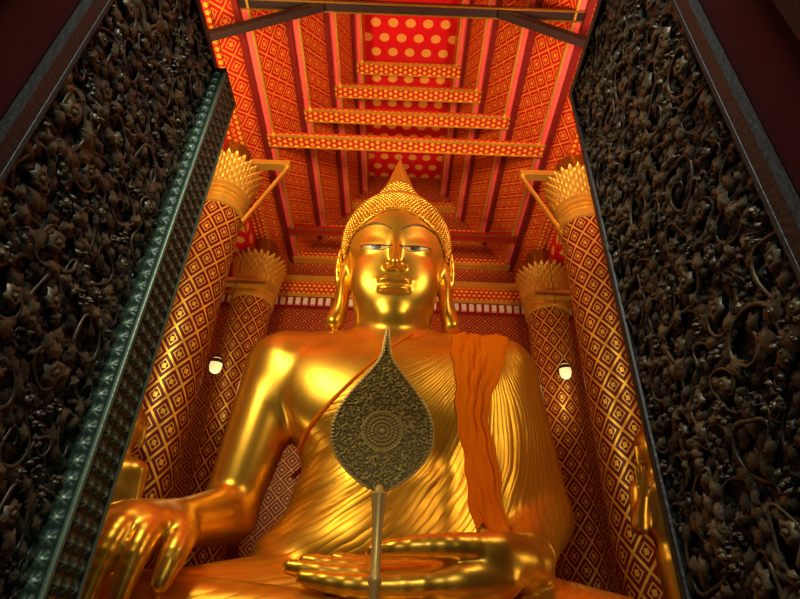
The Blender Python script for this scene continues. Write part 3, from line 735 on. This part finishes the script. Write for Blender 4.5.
rel = np.where(np.abs(rho-.3) < .012, .9, rel)
rel = np.where((edge > .05) & (edge < .065), 0, rel); rel = np.where(edge < .05, .7+.3*np.cos(HH*110), rel); rel = np.clip(rel, 0, 1)
fr_ = np.stack([fx+WX, fy-.025-.014*rel*np.clip(edge/.03, 0, 1), 2.2+HH], -1); bk = np.stack([fx+WX, np.full_like(WX, fy+.0), 2.2+HH], -1)
Vf = np.concatenate([fr_.reshape(-1, 3), bk.reshape(-1, 3)]); Fg = grid_faces(n, k)
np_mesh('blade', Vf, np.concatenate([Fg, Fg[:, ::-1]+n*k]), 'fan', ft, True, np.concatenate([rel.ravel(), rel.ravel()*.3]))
m = MB(); o_ = [(fx+w2[i], fy-.012, 2.2+hh[i]) for i in range(0, n, 4)]+[(fx-w2[i], fy-.012, 2.2+hh[i]) for i in range(n-1, -1, -4)]
m.tube(o_, .018, 8); m.build('rim', 'stem', ft, True)
m = MB(); m.lathe([(.0, 0), (.42, 0), (.42, .08), (.3, .14), (.22, .2), (.14, .3), (.08, .45), (.062, .6), (.062, 2.7), (.09, 2.74), (.09, 2.8), (.066, 2.84), (.072, 3.4), (.085, 3.6), (.11, 3.78), (.12, 3.84), (.075, 3.88), (.05, 3.96), (0, 4.0)], (fx, fy-.01, FLOOR), 24); m.build('pole', 'stem', ft, 40)

# ------------------------------------------------------------------ attendant statues
def attendant(x, y, label, sgn, raised):
    """standing gilded figure; sgn points from the figure towards the middle of the hall"""
    t = thing('attendant_statue', (x, y, FLOOR), label, 'statue', 'small gilded attendants beside the pedestal')
    m = MB(); m.box(x-.26, x+.26, y-.4, y+.34, FLOOR, -.2); m.box(x-.24, x+.24, y-.36, y+.32, -.2, .02); m.build('plinth', 'darkgold', t)
    D = SDF(); c = lambda a, b_, r1, r2, k=.1: D.cap((x+sgn*a[0], y+a[1], a[2]), (x+sgn*b_[0], y+b_[1], b_[2]), r1, r2, k)
    e = lambda a, r, k=.1: D.ell((x+sgn*a[0], y+a[1], a[2]), r, k)
    c((0, 0, .25), (0, 0, 1.9), .28, .32, .2); e((0, 0, 2.75), (.42, .3, .66), .25); c((-.32, 0, 3.2), (.32, 0, 3.2), .18, .18, .25)
    c((0, .02, 3.2), (0, 0, 3.7), .16, .14, .1); e((0, -.03, 3.98), (.26, .30, .36), .08); c((0, -.3, 4.02), (0, -.34, 3.9), .03, .055, .05)
    c((-.42, 0, 3.15), (-.5, -.05, 2.45), .16, .13, .15); c((-.5, -.05, 2.45), (-.12, -.36, 2.25), .13, .09, .1)
    for q in range(4): c((-.14, -.36, 2.3-.05*q), (.1, -.42, 2.3-.05*q), .045, .03, .03)
    if raised:
        c((.42, 0, 3.15), (.56, -.12, 2.5), .16, .14, .15); c((.56, -.12, 2.5), (.50, -.38, 2.95), .13, .09, .1); e((.49, -.42, 3.1), (.12, .06, .16), .05)
        for q in range(4): c((.41+.055*q, -.43, 3.18), (.38+.065*q, -.43-.01*q, 3.52-.04*abs(q-1.5)), .036, .022, .02)
        c((.40, -.43, 3.06), (.28, -.46, 3.24), .036, .024, .03)
    else:
        c((.42, 0, 3.15), (.5, -.05, 2.45), .16, .13, .15); c((.5, -.05, 2.45), (.12, -.36, 2.32), .13, .09, .1)
        for q in range(4): c((.14, -.38, 2.38-.05*q), (-.08, -.44, 2.38-.05*q), .045, .03, .03)
    for s in (-1, 1): c((s*.26, .02, 4.05), (s*.27, .02, 3.68), .05, .055, .04)
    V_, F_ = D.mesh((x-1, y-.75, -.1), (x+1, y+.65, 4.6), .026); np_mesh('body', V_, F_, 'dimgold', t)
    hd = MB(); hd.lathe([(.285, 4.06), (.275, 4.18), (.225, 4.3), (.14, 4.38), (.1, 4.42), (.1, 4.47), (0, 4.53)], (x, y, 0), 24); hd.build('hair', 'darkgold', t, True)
attendant(-5.28, 10.85, 'small gilded attendant statue half hidden beside the left door edge', 1, False)
attendant(5.12, 10.85, 'small gilded attendant statue with a raised hand half hidden beside the right door edge', -1, True)

# ------------------------------------------------------------------ pendant lamps
def lamp(x, y, z, label):
    t = thing('pendant_lamp', (x, y, z), label, 'lamp', 'lit pendant lamps by the rear columns')
    m = MB(); m.lathe([(0, -.27), (.08, -.26), (.15, -.2), (.185, -.06), (.175, .06), (.11, .2), (.07, .22)], (x, y, z), 24); m.build('glass_shade', 'lamp', t, True)
    m = MB(); m.lathe([(.25, -.01), (.245, .03), (.17, .12), (.10, .2), (.07, .3), (.05, .36), (0, .38)], (x, y, z), 24); m.build('cap', 'cord', t, 40)
    m = MB(); m.tube([(x, y, z+.34), (x, y, 13.96)], .010, 6); m.build('cord', 'cord', t)
    l = bpy.data.lights.new('lamp_bulb', 'POINT'); l.energy = 12; l.color = (1, .75, .4); l.shadow_soft_size = .2
    o = bpy.data.objects.new('lamp_bulb', l); COL.objects.link(o); o.location = (x, y, z-.5)
lamp(-5.42, 15.05, 7.65, 'glowing white pendant lamp in front of the rear left column')
lamp(5.25, 15.6, 8.2, 'glowing white pendant lamp in front of the rear right column')

# ------------------------------------------------------------------ lights
def area(loc, tgt, size, power, col, spread=180):
    l = bpy.data.lights.new('area', 'AREA'); l.energy = power; l.size = size; l.color = col; l.spread = math.radians(spread)
    o = bpy.data.objects.new('light', l); COL.objects.link(o); o.location = loc
    o.rotation_euler = (Vector(tgt)-Vector(loc)).to_track_quat('-Z', 'Y').to_euler(); return o
area((-4.8, 5.4, 8.8), (-.6, 12, 8.4), 1.5, 330, (1, .86, .50))
area((4.8, 5.4, 9), (.3, 12, 8.8), 1.3, 130, (1, .82, .48))
area((-4.3, 6.6, 10), (0, 12.5, 18.6), 1.4, 390, (1, .74, .42), 140)
area((4.3, 6.6, 10), (0, 12.5, 18.6), 1.4, 380, (1, .62, .46), 140)
area((0, 14.6, 8.6), (0, 17.5, 14), 2., 95, (1, .70, .42))  # unseen light added behind the statue to brighten back wall and rear ceiling
for sg in (-1, 1):  # unseen lights added to brighten the rear columns and capitals
    area((sg*6.9, 13.4, 9.6), (sg*5.4, 17, 11.5), .8, 24, (1, .78, .42))
    area((sg*3.2, 14.3, 5.5), (sg*5.3, 17, 10.8), .7, 22, (1, .78, .42), 90)
area((-7.2, 9, 1.5), (-5.4, 13, 9), 1.5, 48, (1, .80, .42))
area((7.2, 9, 1.5), (5.4, 13, 9), 1.5, 60, (1, .80, .42))
area((0, -2.6, 5.5), (0, 3, 1.5), 1.6, 330, (1., .95, .82))
w = bpy.data.worlds.new('World'); SC.world = w; w.use_nodes = True
bg = w.node_tree.nodes['Background']; bg.inputs[0].default_value = (.46, .60, .55, 1); bg.inputs[1].default_value = .24

# ------------------------------------------------------------------ camera
th = math.radians(34.3); ro = math.radians(2.23)
Fv = Vector((0, math.cos(th), math.sin(th))); Uv = Vector((0, -math.sin(th), math.cos(th))); Rv = Vector((1, 0, 0))
cr_ = Rv*math.cos(ro)+Uv*math.sin(ro); cu = Uv*math.cos(ro)-Rv*math.sin(ro)
cam = bpy.data.cameras.new('Camera'); co = bpy.data.objects.new('Camera', cam); COL.objects.link(co)
cam.sensor_width = 36; cam.lens = 25.2; cam.clip_start = .02
mt = Matrix((cr_, cu, -Fv)).transposed().to_4x4(); co.matrix_world = mt; SC.camera = co
for o in list(COL.objects):
    if o.parent is None: o.location.z += EYE
